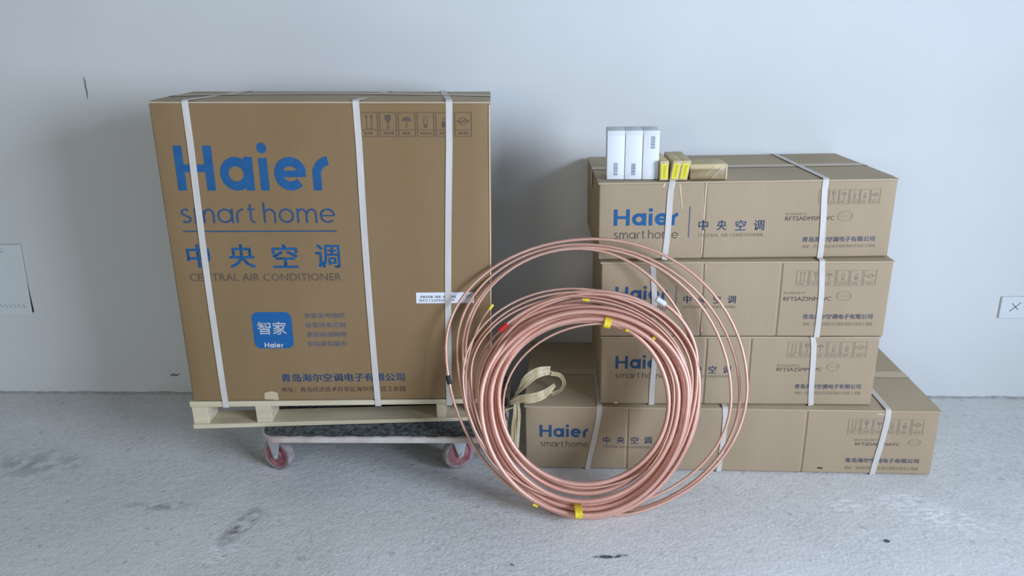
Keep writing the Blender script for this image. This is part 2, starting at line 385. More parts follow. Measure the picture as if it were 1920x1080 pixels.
# ------------------------------------------------------------------ cartons
class Carton:
    def __init__(s, name, x, y, z, yaw, W, D, h, rl=0, pt=0, bulge=.003, seed=0, side=None):
        s.W, s.D, s.h, s.bulge, s.seed = W, D, h, bulge, seed
        s.side = bulge*.8 if side is None else side
        s.M = Matrix.Translation((x, y, z)) @ (Matrix.Rotation(yaw, 4, 'Z') @ Matrix.Rotation(pt, 4, 'X') @ Matrix.Rotation(rl, 4, 'Y'))
        s.root = empty(name, s.M)
        s.Mi = s.M.inverted()
    def local(s, px, py):
        o = s.Mi @ EYEP; d = s.Mi.to_3x3() @ ray(px, py)
        q = o + d*(-o.y/d.y); return q.x, q.z
    def fr(s, u, w):      # front face relief (outward positive)
        k = max(0, min(1, u/s.W)); l = max(0, min(1, w/s.h))
        return s.bulge*math.sin(PI*k)*math.sin(PI*l)+.0016*noise.noise(Vector((u*4+s.seed, w*5, 1.7)))
    def pt(s, u, w, off=.0009):
        return (u, -s.fr(u, w)-off, w)
    def body(s, scores=(), mat=None, gap=.0015):
        W, D, h = s.W, s.D, s.h-.006
        r = .006; P = []
        us = [r+(W-2*r)*i/round(W/.05) for i in range(round(W/.05)+1)]
        us = [u for u in us if all(abs(u-q) > .012 for q in scores)]
        fr = [(u, 0, 0, -1, 0) for u in us]
        for q in scores: fr += [(q-.006, 0, 0, -1, 0), (q-.0015, .0035, 0, -1, 0), (q+.0015, .0035, 0, -1, 0), (q+.006, 0, 0, -1, 0)]
        fr.sort(); P += fr
        def arc(cx, cy, a0):
            for k in (1, 2): a = a0+k*PI/6; P.append((cx+r*math.cos(a), cy+r*math.sin(a), math.cos(a), math.sin(a), 9))
        arc(W-r, r, -PI/2)
        nd = round(D/.06)
        for i in range(nd+1): P.append((W, r+(D-2*r)*i/nd, 1, 0, 1))
        arc(W-r, D-r, 0)
        for i in range(9): P.append((W-r-(W-2*r)*i/8, D, 0, 1, 2))
        arc(r, D-r, PI/2)
        for i in range(nd+1): P.append((0, D-r-(D-2*r)*i/nd, -1, 0, 3))
        arc(r, r, PI)
        nh = max(3, round(h/.05))
        lv = [(gap, .004), (gap+.004, 0)]+[(gap+.004+(h-gap-.008)*i/nh, 0) for i in range(1, nh)]+[(h-.004, 0), (h, .004)]
        g = MB(); n = len(P)
        for (w, ins) in lv:
            for (x, y, ax, ay, side) in P:
                q = Vector((x-ax*ins, y-ay*ins, w))
                if side in (0, 9): o = s.fr(x, w) if side == 0 else 0
                elif side == 2: o = 0
                else: o = s.side*math.sin(PI*max(0, min(1, y/D)))*math.sin(PI*w/s.h)+.0012*noise.noise(Vector((y*6, w*6, side+s.seed)))
                if side == 9: o = -.0012*abs(noise.noise(Vector((x, y, w*14+s.seed))))
                q.x += ax*o; q.y += ay*o
                g.v.append(tuple(q))
        for k in range(len(lv)-1):
            for i in range(n):
                j = (i+1) % n; g.f.append((k*n+i, k*n+j, (k+1)*n+j, (k+1)*n+i)); g.mi.append(0)
        g.f.append(tuple(range(n))[::-1]); g.f.append(tuple((len(lv)-1)*n+i for i in range(n))); g.mi += [0, 0]
        return g.build('body', mat, s.root, smooth=.6)
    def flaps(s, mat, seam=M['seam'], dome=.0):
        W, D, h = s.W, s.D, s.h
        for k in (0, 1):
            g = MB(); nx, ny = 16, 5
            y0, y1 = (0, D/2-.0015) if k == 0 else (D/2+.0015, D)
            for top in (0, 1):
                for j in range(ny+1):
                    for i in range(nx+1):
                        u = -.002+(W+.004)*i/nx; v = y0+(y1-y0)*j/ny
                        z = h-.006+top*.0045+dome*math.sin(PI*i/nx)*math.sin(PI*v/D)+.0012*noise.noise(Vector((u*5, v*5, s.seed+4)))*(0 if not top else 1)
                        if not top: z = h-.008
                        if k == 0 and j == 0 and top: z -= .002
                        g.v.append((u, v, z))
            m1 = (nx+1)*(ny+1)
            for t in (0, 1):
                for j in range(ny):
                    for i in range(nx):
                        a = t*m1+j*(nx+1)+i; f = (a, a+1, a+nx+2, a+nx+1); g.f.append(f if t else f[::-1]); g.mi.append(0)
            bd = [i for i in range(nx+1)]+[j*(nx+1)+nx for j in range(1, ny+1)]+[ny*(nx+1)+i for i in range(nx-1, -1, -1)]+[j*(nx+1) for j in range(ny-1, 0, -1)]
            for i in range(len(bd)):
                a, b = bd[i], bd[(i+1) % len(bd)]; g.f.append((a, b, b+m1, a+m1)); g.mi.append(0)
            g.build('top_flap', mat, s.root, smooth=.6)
        g = MB(); tw = .026; N = 24
        for i in range(N+1):
            u = -.001+(W+.002)*i/N; z = h-.0004+dome*math.sin(PI*i/N)
            g.v += [(u, D/2-tw, z+.0006), (u, D/2+tw, z+.0006)]
        for i in range(N): g.f.append((2*i, 2*i+2, 2*i+3, 2*i+1)); g.mi.append(0)
        # run down the side ends
        b = len(g.v); g.v += [(-.0035, D/2-tw, h), (-.0035, D/2+tw, h), (-.0045, D/2-tw, h-.06), (-.0045, D/2+tw, h-.06), (W+.0035, D/2-tw, h), (W+.0035, D/2+tw, h), (W+.0045, D/2-tw, h-.06), (W+.0045, D/2+tw, h-.06)]
        g.f += [(b, b+1, b+3, b+2), (b+4, b+6, b+7, b+5), (0, 1, b+1, b), (2*N, b+4, b+5, 2*N+1)]
        g.flat('seam_tape', seam, s.root)
    def strap(s, top, bot, back_u=None, width=.019, low=0.0, lift=0.0, mat=None):
        ut, _ = s.local(*top); ub, _ = s.local(*bot)
        if back_u is None: back_u = ut
        path = []       # (u, v, w, outward normal)
        for i in range(9):
            f = i/8; w = -low+(s.h+low)*f; u = ub+(ut-ub)*f+.003*math.sin(PI*f*1.3+s.seed)
            path.append((u, -s.fr(u, max(0, w))-.0014-.0010*math.sin(PI*f), w, (0, -1, 0)))
        path[-1] = (ut, -.001, s.h-.003, (0, -.8, .6))
        path.append((ut, .004, s.h+.0012, (0, -.3, .95)))
        for i in range(1, 6):
            f = i/5; path.append((ut+(back_u-ut)*f, .004+(s.D-.008)*f, s.h+.0012+lift*math.sin(PI*f), (0, 0, 1)))
        path.append((back_u, s.D+.0025, s.h-.004, (0, 1, .3)))
        path.append((back_u, s.D+.0025, -low, (0, 1, 0)))
        path.append((back_u, s.D-.004, -low-.001+(.0014 if low == 0 else 0), (0, 0, -1)))
        path.append((ub, .002, -low-.001+(.0014 if low == 0 else 0), (0, 0, -1)))
        g = MB(); n = len(path)
        for i in range(n):
            a = Vector(path[i-1][:3]); b = Vector(path[(i+1) % n][:3]); d = (b-a).normalized()
            nn = Vector(path[i][3]).normalized(); sd = d.cross(nn).normalized()*width/2; c = Vector(path[i][:3])
            g.v += [tuple(c+sd), tuple(c-sd), tuple(c-sd+nn*.0008), tuple(c+sd+nn*.0008)]
        for i in range(n):
            j = (i+1) % n
            for k in range(4):
                l = (k+1) % 4; g.f.append((i*4+k, i*4+l, j*4+l, j*4+k)); g.mi.append(0)
        return g.build('strap', mat or M['strap'], s.root)
    # prints: polys given in a unit frame are mapped to the pixel box measured on the photograph's face
    def rect(s, L, T, R, B):
        u0, w0 = s.local(L, B); u1, w1 = s.local(R, T); u2, w2 = s.local(L, T); u3, w3 = s.local(R, B)
        return ((u0+u2)/2, (w0+w3)/2, (u1+u3)/2, (w1+w2)/2)
    def place(s, name, vs, fs, mat, rect, off=.0009, kind=None):
        u0, w0, u1, w1 = rect
        g = MB(); g.v = [s.pt(u0+(u1-u0)*x, w0+(w1-w0)*y, off) for x, y in vs]; g.f = fs; g.mi = [0]*len(fs)
        return g.flat(name, mat, s.root)
    def text(s, name, string, px, mat, weight=0.0, off=.0009, spacing=1.0):
        vs, fs = glyphs(string, weight, spacing)
        return s.place(name, vs, fs, mat, s.rect(*px), off)

_cache = {}
def glyphs(string, weight=0.0, spacing=1.0):
    k = (string, weight, spacing)
    if k in _cache: return _cache[k]
    c = bpy.data.curves.new('lettering', 'FONT'); c.body = string; c.size = 1; c.resolution_u = 2; c.space_character = spacing
    o = bpy.data.objects.new('lettering', c); COL.objects.link(o)
    dg = bpy.context.evaluated_depsgraph_get()
    me = bpy.data.meshes.new_from_object(o.evaluated_get(dg))
    vs = [(v.co.x, v.co.y) for v in me.vertices]; fs = [tuple(p.vertices) for p in me.polygons]
    bpy.data.objects.remove(o); bpy.data.curves.remove(c); bpy.data.meshes.remove(me)
    if weight:                      # heavier print: the same glyph laid down with small shifts
        bv, bf = vs, fs; vs = []; fs = []
        for dx, dy in ((weight, weight), (-weight, weight), (weight, -weight), (-weight, -weight)):
            b = len(vs); vs += [(x+dx, y+dy) for x, y in bv]; fs += [tuple(i+b for i in f) for f in bf]
    a = min(v[0] for v in vs); b = max(v[0] for v in vs); e = min(v[1] for v in vs); f = max(v[1] for v in vs)
    vs = [((x-a)/(b-a), (y-e)/(f-e)) for x, y in vs]
    _cache[k] = (vs, fs); return _cache[k]

# geometric logo letters drawn with strokes (x-height 1)
class Ink:
    def __init__(s): s.v = []; s.f = []
    def quad(s, pts): b = len(s.v); s.v += pts; s.f.append(tuple(range(b, b+len(pts))))
    def stroke(s, pts, w):
        n = len(pts); b = len(s.v)
        for i in range(n):
            x0, y0 = pts[max(i-1, 0)]; x1, y1 = pts[min(i+1, n-1)]; d = math.hypot(x1-x0, y1-y0) or 1
            nx, ny = -(y1-y0)/d*w/2, (x1-x0)/d*w/2
            s.v += [(pts[i][0]+nx, pts[i][1]+ny), (pts[i][0]-nx, pts[i][1]-ny)]
        for i in range(n-1): s.f.append((b+2*i, b+2*i+1, b+2*i+3, b+2*i+2))
    def arc(s, cx, cy, rx, ry, a0, a1, w, n=20):
        s.stroke([(cx+rx*math.cos(math.radians(a0+(a1-a0)*i/n)), cy+ry*math.sin(math.radians(a0+(a1-a0)*i/n))) for i in range(n+1)], w)
    def disc(s, cx, cy, r, n=20): s.quad([(cx+r*math.cos(2*PI*i/n), cy+r*math.sin(2*PI*i/n)) for i in range(n)])
def letter(I, ch, x, w, cap=1.33):
    h = w/2
    if ch == 'H':
        W = 1.22; I.stroke([(x+h, 0), (x+h, cap)], w); I.stroke([(x+W-h, 0), (x+W-h, cap)], w); I.stroke([(x+h, cap*.5), (x+W-h, cap*.5)], w*.82); return W
    if ch == 'a':
        W = 1.08; I.arc(x+.52, .5, .52-h, .5-h, 0, 360, w, 36); I.stroke([(x+W-h, 0), (x+W-h, 1)], w); return W
    if ch == 'o':
        I.arc(x+.52, .5, .52-h, .5-h, 0, 360, w, 36); return 1.04
    if ch == 'i':
        I.stroke([(x+h, 0), (x+h, .97)], w); I.disc(x+h, 1.26, w*.58); return w
    if ch == 'e':
        I.arc(x+.52, .5, .52-h, .5-h, 4, 318, w, 34); I.stroke([(x+h, .5), (x+1.04-h*.2, .5)], w*.72); return 1.04
    if ch == 'r':
        I.stroke([(x+h, 0), (x+h, .55)], w); I.arc(x+.60, .5, .60-h, .53-h, 180, 100, w, 12); return .60
    if ch == 'n' or ch == 'h':
        I.stroke([(x+h, 0), (x+h, 1 if ch == 'n' else cap)], w); I.arc(x+.42, .58, .42-h, .42-h, 180, 0, w, 16); I.stroke([(x+.84-h, .58), (x+.84-h, 0)], w); return .84
    if ch == 'm':
        I.stroke([(x+h, 0), (x+h, 1)], w)
        for k in (0, 1):
            q = x+k*(.72-w/1.0+h); I.arc(q+.36, .62, .36-h, .38-h, 180, 0, w, 14); I.stroke([(q+.72-h, .62), (q+.72-h, 0)], w)
        return .72*2-w+h
    if ch == 's':
        I.arc(x+.37, .735, .33-h, .265-h, 40, 270, w, 16); I.arc(x+.37, .265, .36-h, .265-h, 90, -140, w, 16); return .74
    if ch == 't':
        I.stroke([(x+.2, 1.3), (x+.2, .3)], w); I.arc(x+.44, .3, .24, .3-h, 180, 280, w, 10); I.stroke([(x, 1-h), (x+.5, 1-h)], w*.9); return .52
    return .5
def word(string, w, gap, cap=1.33):
    I = Ink(); x = 0
    for ch in string:
        if ch == ' ': x += .34; continue
        x += letter(I, ch, x, w, cap)+gap
    a = min(v[0] for v in I.v); b = max(v[0] for v in I.v)
    return [((vx-a)/(b-a), vy) for vx, vy in I.v], I.f
LOGO = word('Haier', .275, .20)
SMART = word('smart home', .13, .20, 1.42)
def put_word(c, name, wd, L, R, base, xh, mat, off=.0009):
    # base = baseline row, xh = x-height row measured on the print
    u0, w0, u1, w1 = c.rect(L, xh, R, base)
    c.place(name, wd[0], wd[1], mat, (u0, w0, u1, w1), off)
def bar(c, name, px, mat):
    n = 24; wide = px[2]-px[0] > px[3]-px[1]
    vs = [((i/n, j) if wide else (j, i/n)) for i in range(n+1) for j in (0, 1)]
    c.place(name, vs, [(2*i, 2*i+2, 2*i+3, 2*i+1) for i in range(n)], mat, c.rect(*px))
def symbols(c, L, T, R, B, mat, line=.0014, cells=6):
    u0, w0, u1, w1 = c.rect(L, T, R, B)
    cw = (u1-u0)/cells; I = Ink(); H = w1-w0
    for k in range(cells):
        a = u0+k*cw+cw*.06; b = u0+(k+1)*cw-cw*.06; m0 = w0+H*.27
        for p, q in (((a, w0), (b, w0)), ((a, w1), (b, w1)), ((a, w0), (a, w1)), ((b, w0), (b, w1)), ((a, m0), (b, m0))): I.stroke([p, q], line)
        cx = (a+b)/2; cy = (m0+w1)/2; r = (b-a)*.5; hh = (w1-m0)/2
        for i in range(3+k % 2): I.quad([(cx-r*.6+i*r*.34, w0+H*.09), (cx-r*.6+i*r*.34+r*.2, w0+H*.09), (cx-r*.6+i*r*.34+r*.2, w0+H*.18), (cx-r*.6+i*r*.34, w0+H*.18)])
        if k == 0:
            for s_ in (-1, 1):
                x = cx+s_*r*.3; I.stroke([(x, cy-hh*.8), (x, cy+hh*.5)], line); I.quad([(x-r*.16, cy+hh*.4), (x+r*.16, cy+hh*.4), (x, cy+hh*.8)])
            I.stroke([(cx-r*.5, cy-hh*.82), (cx+r*.5, cy-hh*.82)], line)
        if k == 1:
            I.quad([(cx-r*.36, cy+hh*.72), (cx+r*.36, cy+hh*.72), (cx+r*.34, cy+hh*.2), (cx+r*.14, cy-hh*.1), (cx-r*.14, cy-hh*.1), (cx-r*.34, cy+hh*.2)]); I.stroke([(cx, cy), (cx, cy-hh*.75)], line*1.4); I.stroke([(cx-r*.26, cy-hh*.76), (cx+r*.26, cy-hh*.76)], line*1.3)
        if k == 2:
            I.quad([(cx+r*.56*math.cos(PI*i/12), cy+hh*.02+hh*.5*math.sin(PI*i/12)) for i in range(13)]); I.stroke([(cx, cy), (cx, cy-hh*.55), (cx-r*.1, cy-hh*.7), (cx-r*.2, cy-hh*.6)], line)
        if k == 3:
            I.quad([(cx-r*.2, cy-hh*.75), (cx+r*.2, cy-hh*.75), (cx+r*.2, cy-hh*.35), (cx-r*.2, cy-hh*.35)]); I.stroke([(cx-r*.2, cy-hh*.3), (cx-r*.2, cy+hh*.3), (cx+r*.2, cy+hh*.3), (cx+r*.2, cy-hh*.3)], line); I.stroke([(cx-r*.3, cy+hh*.55), (cx+r*.3, cy+hh*.55)], line)
        if k == 4:
            I.quad([(cx-r*.32, cy-hh*.7), (cx+r*.32, cy-hh*.7), (cx+r*.26, cy-hh*.05), (cx-r*.26, cy-hh*.05)]); I.arc(cx, cy+hh*.1, r*.2, hh*.25, 0, 180, line, 8)
        if k == 5:
            I.arc(cx, cy, r*.45, hh*.4, 0, 360, line, 16); I.stroke([(cx-r*.75, cy), (cx+r*.75, cy)], line); I.quad([(cx-r*.8, cy-hh*.08), (cx-r*.6, cy-hh*.14), (cx-r*.6, cy+hh*.14)]); I.quad([(cx+r*.8, cy+hh*.08), (cx+r*.6, cy+hh*.14), (cx+r*.6, cy-hh*.14)])
            I.stroke([(cx-r*.3, cy-hh*.3), (cx+r*.3, cy+hh*.3)], line)
    g = MB(); g.v = [c.pt(x, y) for x, y in I.v]; g.f = I.f; g.mi = [0]*len(I.f)
    g.flat('handling_symbols', mat, c.root)
CN = '中央空调'
def four(c, mat, spans, T, B, weight=.0):
    for ch, (a, b) in zip(CN, spans):
        c.text('printed_character', ch, (a, T, b, B), mat, weight)
COMPANY = '青岛海尔空调电子有限公司'
ADDRESS = '地址：青岛经济技术开发区海尔开发区工业园'

# ---- the tall carton on the pallet
L_ = Carton('carton', -1.2233, -.674, .3041, .0772, 1.0126, .3697, .9952, .0223, .0111, bulge=.004, seed=3, side=.004)
tag(L_.root, 'tall kraft carton with large blue lettering strapped to the pallet on the dolly', 'carton')
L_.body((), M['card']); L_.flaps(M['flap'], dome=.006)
L_.strap((346, 188), (424.5, 765), back_u=.19, width=.020, low=.022)
L_.strap((667, 190), (709, 757), back_u=.665, width=.020, low=.022)
L_.strap((842, 192), (842, 750), back_u=.85, width=.020, low=.022)
put_word(L_, 'printed_logo', LOGO, 331, 618, 357, 294, M['blue'])
put_word(L_, 'printed_subtitle', SMART, 340, 629, 417.8, 390.5, M['blue2'])
bar(L_, 'printed_line', (343, 432, 632, 434.4), M['blue2'])
four(L_, M['blue'], ((350.5, 394), (430.5, 478.5), (511, 559), (592, 638)), 457.5, 501.8, .012)
L_.text('printed_caption', 'CENTRAL AIR CONDITIONER', (356, 512, 640.5, 526), M['grey'])
# rounded blue badge
u0, w0, u1, w1 = L_.rect(475, 584.5, 549, 652.5)
I = Ink(); r = .022; pts = []
for cx, cy, a in ((u1-r, w1-r, 0), (u0+r, w1-r, 90), (u0+r, w0+r, 180), (u1-r, w0+r, 270)):
    pts += [(cx+r*math.cos(math.radians(a+k*15)), cy+r*math.sin(math.radians(a+k*15))) for k in range(7)]
g = MB(); g.v = [L_.pt(*p, .0008) for p in pts]; g.f = [tuple(range(len(pts)))]
bd = g.flat('blue_badge', M['app'], L_.root); tag(bd, 'rounded blue badge with white characters')
for st, px, wt in (('智', (483, 602.5, 508.5, 626.5), .01), ('家', (512, 602.5, 537.5, 626.5), .01)):
    vs, fs = glyphs(st, wt); q = L_.rect(*px); g = MB(); g.v = [L_.pt(q[0]+(q[2]-q[0])*x, q[1]+(q[3]-q[1])*y, .0014) for x, y in vs]; g.f = fs
    o = g.flat('badge_character', M['white_ink'], bd)
q = L_.rect(497, 643.7, 532, 650.6); g = MB(); g.v = [L_.pt(q[0]+(q[2]-q[0])*x, q[1]+(q[3]-q[1])*y, .0014) for x, y in LOGO[0]]; g.f = LOGO[1]
g.flat('badge_word', M['white_ink'], bd)
for st, a, b, t in (('智能家电操控', 571, 647, 586), ('智慧场景定制', 573, 648.5, 604), ('智家商城购物', 576, 650, 621.5), ('家电维保服务', 577, 651, 639)):
    L_.text('printed_slogan', st, (a, t, b, t+9.6), M['blue3'], .004)
L_.text('company_name', COMPANY, (528, 699.5, 759, 715), M['blue2'], .012)
L_.text('company_address', ADDRESS, (528, 724.5, 760, 734), M['grey'], .002)
symbols(L_, 675, 211, 886, 255.8, M['grey'], .0016)
# white label
u0, w0, u1, w1 = L_.rect(780.5, 547.8, 889, 567.9)
g = MB(); nn = 10
for i in range(nn+1):
    u = u0+(u1-u0)*i/nn; g.v += [L_.pt(u, w0, .0008), L_.pt(u, w1, .0008)]
for i in range(nn): g.f.append((2*i, 2*i+2, 2*i+3, 2*i+1))
lb = g.flat('label', M['sticker'], L_.root); tag(lb, 'long white adhesive label with two lines of type')
def on_label(c, parent, st, px, mat, wt=0, off=.0013):
    vs, fs = glyphs(st, wt); q = c.rect(*px); g = MB(); g.v = [c.pt(q[0]+(q[2]-q[0])*x, q[1]+(q[3]-q[1])*y, off) for x, y in vs]; g.f = fs
    return g.flat('label_text', mat, parent)
on_label(L_, lb, '多联式空调（热泵）机组室外机', (788, 553.5, 855, 558.5), M['black'], .01)
on_label(L_, lb, 'RFC125MXSAVF', (787, 560.5, 853, 565), M['black'], .0)
on_label(L_, lb, '220V', (873, 551, 884, 557), M['black'], .0)
MB().box((L_.W-.0035, -.0022, .01), (L_.W+.0012, .004, L_.h-.012), .0015).build('edge_highlight', M['edge'], L_.root)  # painted highlight: pale strip along the right front corner fold
# paper patch and tear near the lower edge
u, w = L_.local(508, 742); g = MB(); g.v = [L_.pt(u+a, w+b, .0009) for a, b in ((-.022, -.012), (.026, -.016), (.024, .012), (.004, .018), (-.02, .012))]; g.f = [(0, 1, 2, 3, 4)]
g.flat('paper_patch', M['seam'], L_.root)

# ---- four long cartons of the stack
stack = []
for (nm, x, y, z, yaw, W, D, h, bl, sd) in (
    ('carton', -.1016, -.5741, 0, -.0151, 1.3896, .5631, .2474, .003, 11),
    ('carton', .1585, -.5632, .2474, .0022, .9123, .5258, .2536, .002, 23),
    ('carton', .1533, -.5691, .5010, -.0008, .9212, .5258, .2616, .002, 37),
    ('carton', .1428, -.5551, .7626, .0235, .9263, .5258, .2559, .003, 51)):
    stack.append(Carton(nm, x, y, z, yaw, W, D, h, bulge=bl, seed=sd))
D_, C_, B_, A_ = stack
G = 'long air conditioner cartons stacked on the right'
tag(D_.root, 'longest kraft carton on the floor at the bottom of the stack', 'carton', G)
tag(C_.root, 'kraft carton second from the bottom of the stack, mostly behind the copper coils', 'carton', G)
tag(B_.root, 'kraft carton third from the bottom of the stack, directly under the topmost one', 'carton', G)
tag(A_.root, 'topmost kraft carton of the stack, carrying the small white and kraft boxes', 'carton', G)
sc = lambda c, *pts: tuple(c.local(*p)[0] for p in pts)
A_.body(sc(A_, (1320, 410)), M['card2']); B_.body(sc(B_, (1316, 560), (1460, 560)), M['card2'])
C_.body(sc(C_, (1321, 700), (1403, 700)), M['card2']); D_.body(sc(D_, (1175.5, 820), (1508, 820)), M['card2'])
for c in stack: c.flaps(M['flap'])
A_.strap((1261, 343), (1244.5, 481), width=.0185); A_.strap((1549, 338), (1536, 478), back_u=A_.local(1549, 338)[0]-.005, width=.0185)
B_.strap((1224, 491), (1226, 630), width=.0175); B_.strap((1541.5, 492), (1532.5, 628), width=.0175)
C_.strap((1228, 634), (1222.6, 756), width=.0175); C_.strap((1524, 633), (1522, 756), width=.0175)
D_.strap((1124.5, 761), (1103, 876), width=.0175); D_.strap((1360, 765), (1349, 884), width=.0175); D_.strap((1665.5, 773), (1636.5, 890), width=.0185)

def dress(c, logo, smart, barpx, spans, ct, cb, cap, sym, small, model, mtext, comp, addr, ink, circ):
    put_word(c, 'printed_logo', LOGO, *logo, ink)
    put_word(c, 'printed_subtitle', SMART, *smart, M['grey'])
    if barpx: bar(c, 'printed_line', barpx, M['blue3'])
    four(c, M['blue2'], spans, ct, cb, .004)
    c.text('printed_caption', 'CENTRAL AIR CONDITIONER', cap, M['grey2'], 0)
    symbols(c, *sym, M['grey2'], .0011)
    c.text('model_caption', '室内机型号', small, M['grey2'])
    c.text('model_number', mtext, model, M['grey'], .0)
    c.text('company_name', COMPANY, comp, M['blue3'], .012)
    c.text('company_address', ADDRESS, addr, M['grey2'], .0)
    u0, w0, u1, w1 = c.rect(*circ); I = Ink(); I.arc((u0+u1)/2, (w0+w1)/2, (u1-u0)/2, (w1-w0)/2, 0, 360, .0012, 24); I.stroke([(u0, (w0+w1)/2), (u1, (w0+w1)/2)], .001)
    g = MB(); g.v = [c.pt(*p) for p in I.v]; g.f = I.f; g.flat('printed_emblem', M['grey2'], c.root)
dress(A_, (1151, 1271.5, 422.6, 399.6), (1151.5, 1271, 447.3, 435.5), (1291.3, 387, 1293.3, 444.5),
      ((1309.5, 1327.5), (1344, 1362), (1378.5, 1398), (1413, 1432.5)), 412, 431.5, (1309, 437.3, 1431, 443.3),
      (1534, 355.5, 1651, 382), (1472, 398.5, 1512, 403), (1472, 405, 1563.5, 412.8), 'RFTSADMSMAVC',
      (1504, 443, 1640, 453), (1504, 458, 1640, 464), M['blue'], (1570, 396, 1598, 414))
dress(B_, (1154, 1251, 561.5, 543.5), (1155, 1250, 582.5, 573), (1266.7, 536, 1268.2, 579),
      ((1281, 1296), (1309, 1324), (1337, 1351), (1364.5, 1379.5)), 554, 568, (1281, 572.5, 1379, 577.5),
      (1492, 507, 1644, 535.5), (1469, 546.5, 1510, 551), (1469, 556, 1558, 563.5), 'RFTSAZSNMBVC',
      (1505, 588.5, 1636, 598), (1505, 604, 1635, 610.5), M['blue2'], (1568, 547, 1596, 563))
dress(C_, (1154, 1248, 691, 673.2), (1154, 1248, 708.8, 700.8), (1263, 665, 1264.5, 708),
      ((1276, 1290), (1302, 1316), (1328.5, 1343), (1355.5, 1370)), 685.5, 699.5, (1276, 703, 1369, 707.5),
      (1476, 641, 1626, 670), (1456, 683, 1500, 687), (1456, 689, 1540, 695.5), 'RFTSAZSMMBVC',
      (1490, 720, 1614, 728.8), (1490, 733.5, 1613, 739.5), M['blue2'], (1550, 681, 1573, 695))
dress(D_, (1012, 1103, 819.3, 802.6), (1013.5, 1103, 837, 829), None,
      ((1130.5, 1144), (1156.5, 1171), (1182.5, 1197), (1207.5, 1222)), 818, 831.2, (1130.5, 835, 1220, 839.8),
      (1589, 786, 1733, 813.8), (1600, 822.5, 1650, 826.5), (1603, 829.5, 1687, 835.3), 'RFTSDAMSNAVC',
      (1584, 859, 1723, 867.6), (1583, 874.5, 1721, 880.6), M['blue2'], (1703, 824, 1726, 836))
# worn corners, holes and tears
def patch(c, name, px, poly, mat, off=.0011):
    u, w = c.local(*px); g = MB(); g.v = [c.pt(u+a, w+b, off) for a, b in poly]; g.f = [tuple(range(len(poly)))]
    return g.flat(name, mat, c.root)
patch(D_, 'hole', (1537, 877), ((-.009, -.003), (-.002, -.001), (.006, -.005), (.008, .004), (.001, .002), (-.007, .004)), M['dark'])
patch(A_, 'tear', (1245, 347), ((-.003, -.006), (.001, -.007), (.004, .004), (.001, .007)), M['tear'])
patch(A_, 'crease', (1276, 366), ((-.006, .035), (-.001, .035), (.009, -.045), (.006, -.045)), M['edge'])
patch(A_, 'crease', (1320, 410), ((-.001, .115), (.004, .115), (.001, -.115), (-.003, -.115)), M['edge'], .0004)
patch(C_, 'tear', (1155, 755), ((-.009, -.002), (.006, -.003), (.004, .004), (-.004, .006)), M['tear'])
patch(B_, 'crease', (1318.5, 560), ((0, .118), (.003, .118), (.002, -.118), (-.001, -.118)), M['edge'], .0004)
patch(D_, 'tear', (1655, 776), ((-.02, .002), (.006, .001), (.006, -.004), (-.012, -.003)), M['edge'])

# ------------------------------------------------------------------ small boxes on the top carton
ZT = .7626+.2559+.0002
def small_box(name, px0, px1, ztop_px, depth, yaw, mat, topmat, hgt=None, lean=0.0):
    p = on_z(*px0, ZT); q = on_z(*px1, ZT)
    W = (q-p).length; a = on_y(*ztop_px, p.y); h = a.z-ZT if hgt is None else hgt
    o = empty(name, Matrix.Translation(p) @ Matrix.Rotation(yaw, 4, 'Z'))
    sh = lambda v: Vector((v.x+lean*v.z, v.y, v.z))
    MB().box((0, 0, 0), (W, depth, h), .0015, fn=sh).build('body', mat, o, smooth=.6)
    MB().box((-.0006, -.0006, h-.014), (W+.0006, depth+.0006, h+.0008), .0012, fn=sh).build('lid', topmat, o, smooth=.6)
    return o, W, h
def barcode(o, u0, u1, w0, w1, W, mat):
    g = MB(); random.seed(int(u0*9999)); z = w0
    while z < w1:
        t = random.choice((.0012, .002, .0028)); g.add([(u0, -.0008, z), (u1, -.0008, z), (u1, -.0008, min(z+t, w1)), (u0, -.0008, min(z+t, w1))], [(0, 1, 2, 3)]); z += t+random.choice((.001, .0018))
    return g.flat('barcode', mat, o)
M['barc'] = material('barcode_ink', srgb(112, 118, 136), .6)
GW = 'white boxes standing on the top carton'
for k, (a, b, lab) in enumerate(((1137.5, 1170.2, 'upright white box at the left end of the three white ones on the top carton'),
                                 (1171, 1203, 'upright white box in the middle of the three white ones on the top carton'),
                                 (1204, 1234, 'upright white box nearest the slim kraft boxes, barcode high on its face'))):
    o, W, h = small_box('small_box', (a, 336.7), (b, 336.7), (a+2, 247.5), .115, -.03, M['boxwhite'], M['boxtop'], hgt=.1525)
    tag(o, lab, 'box', GW)
    if k < 2: barcode(o, W*.38, W*.62, .014, .052, W, M['barc'])
    else:
        MB().add([(W*.3, -.0004, .095), (W*.8, -.0004, .095), (W*.8, -.0004, .143), (W*.3, -.0004, .143)], [(0, 1, 2, 3)]).flat('label', M['sticker'], o)
        barcode(o, W*.45, W*.72, .098, .135, W, M['barc'])
GK = 'slim kraft boxes with yellow stickers'
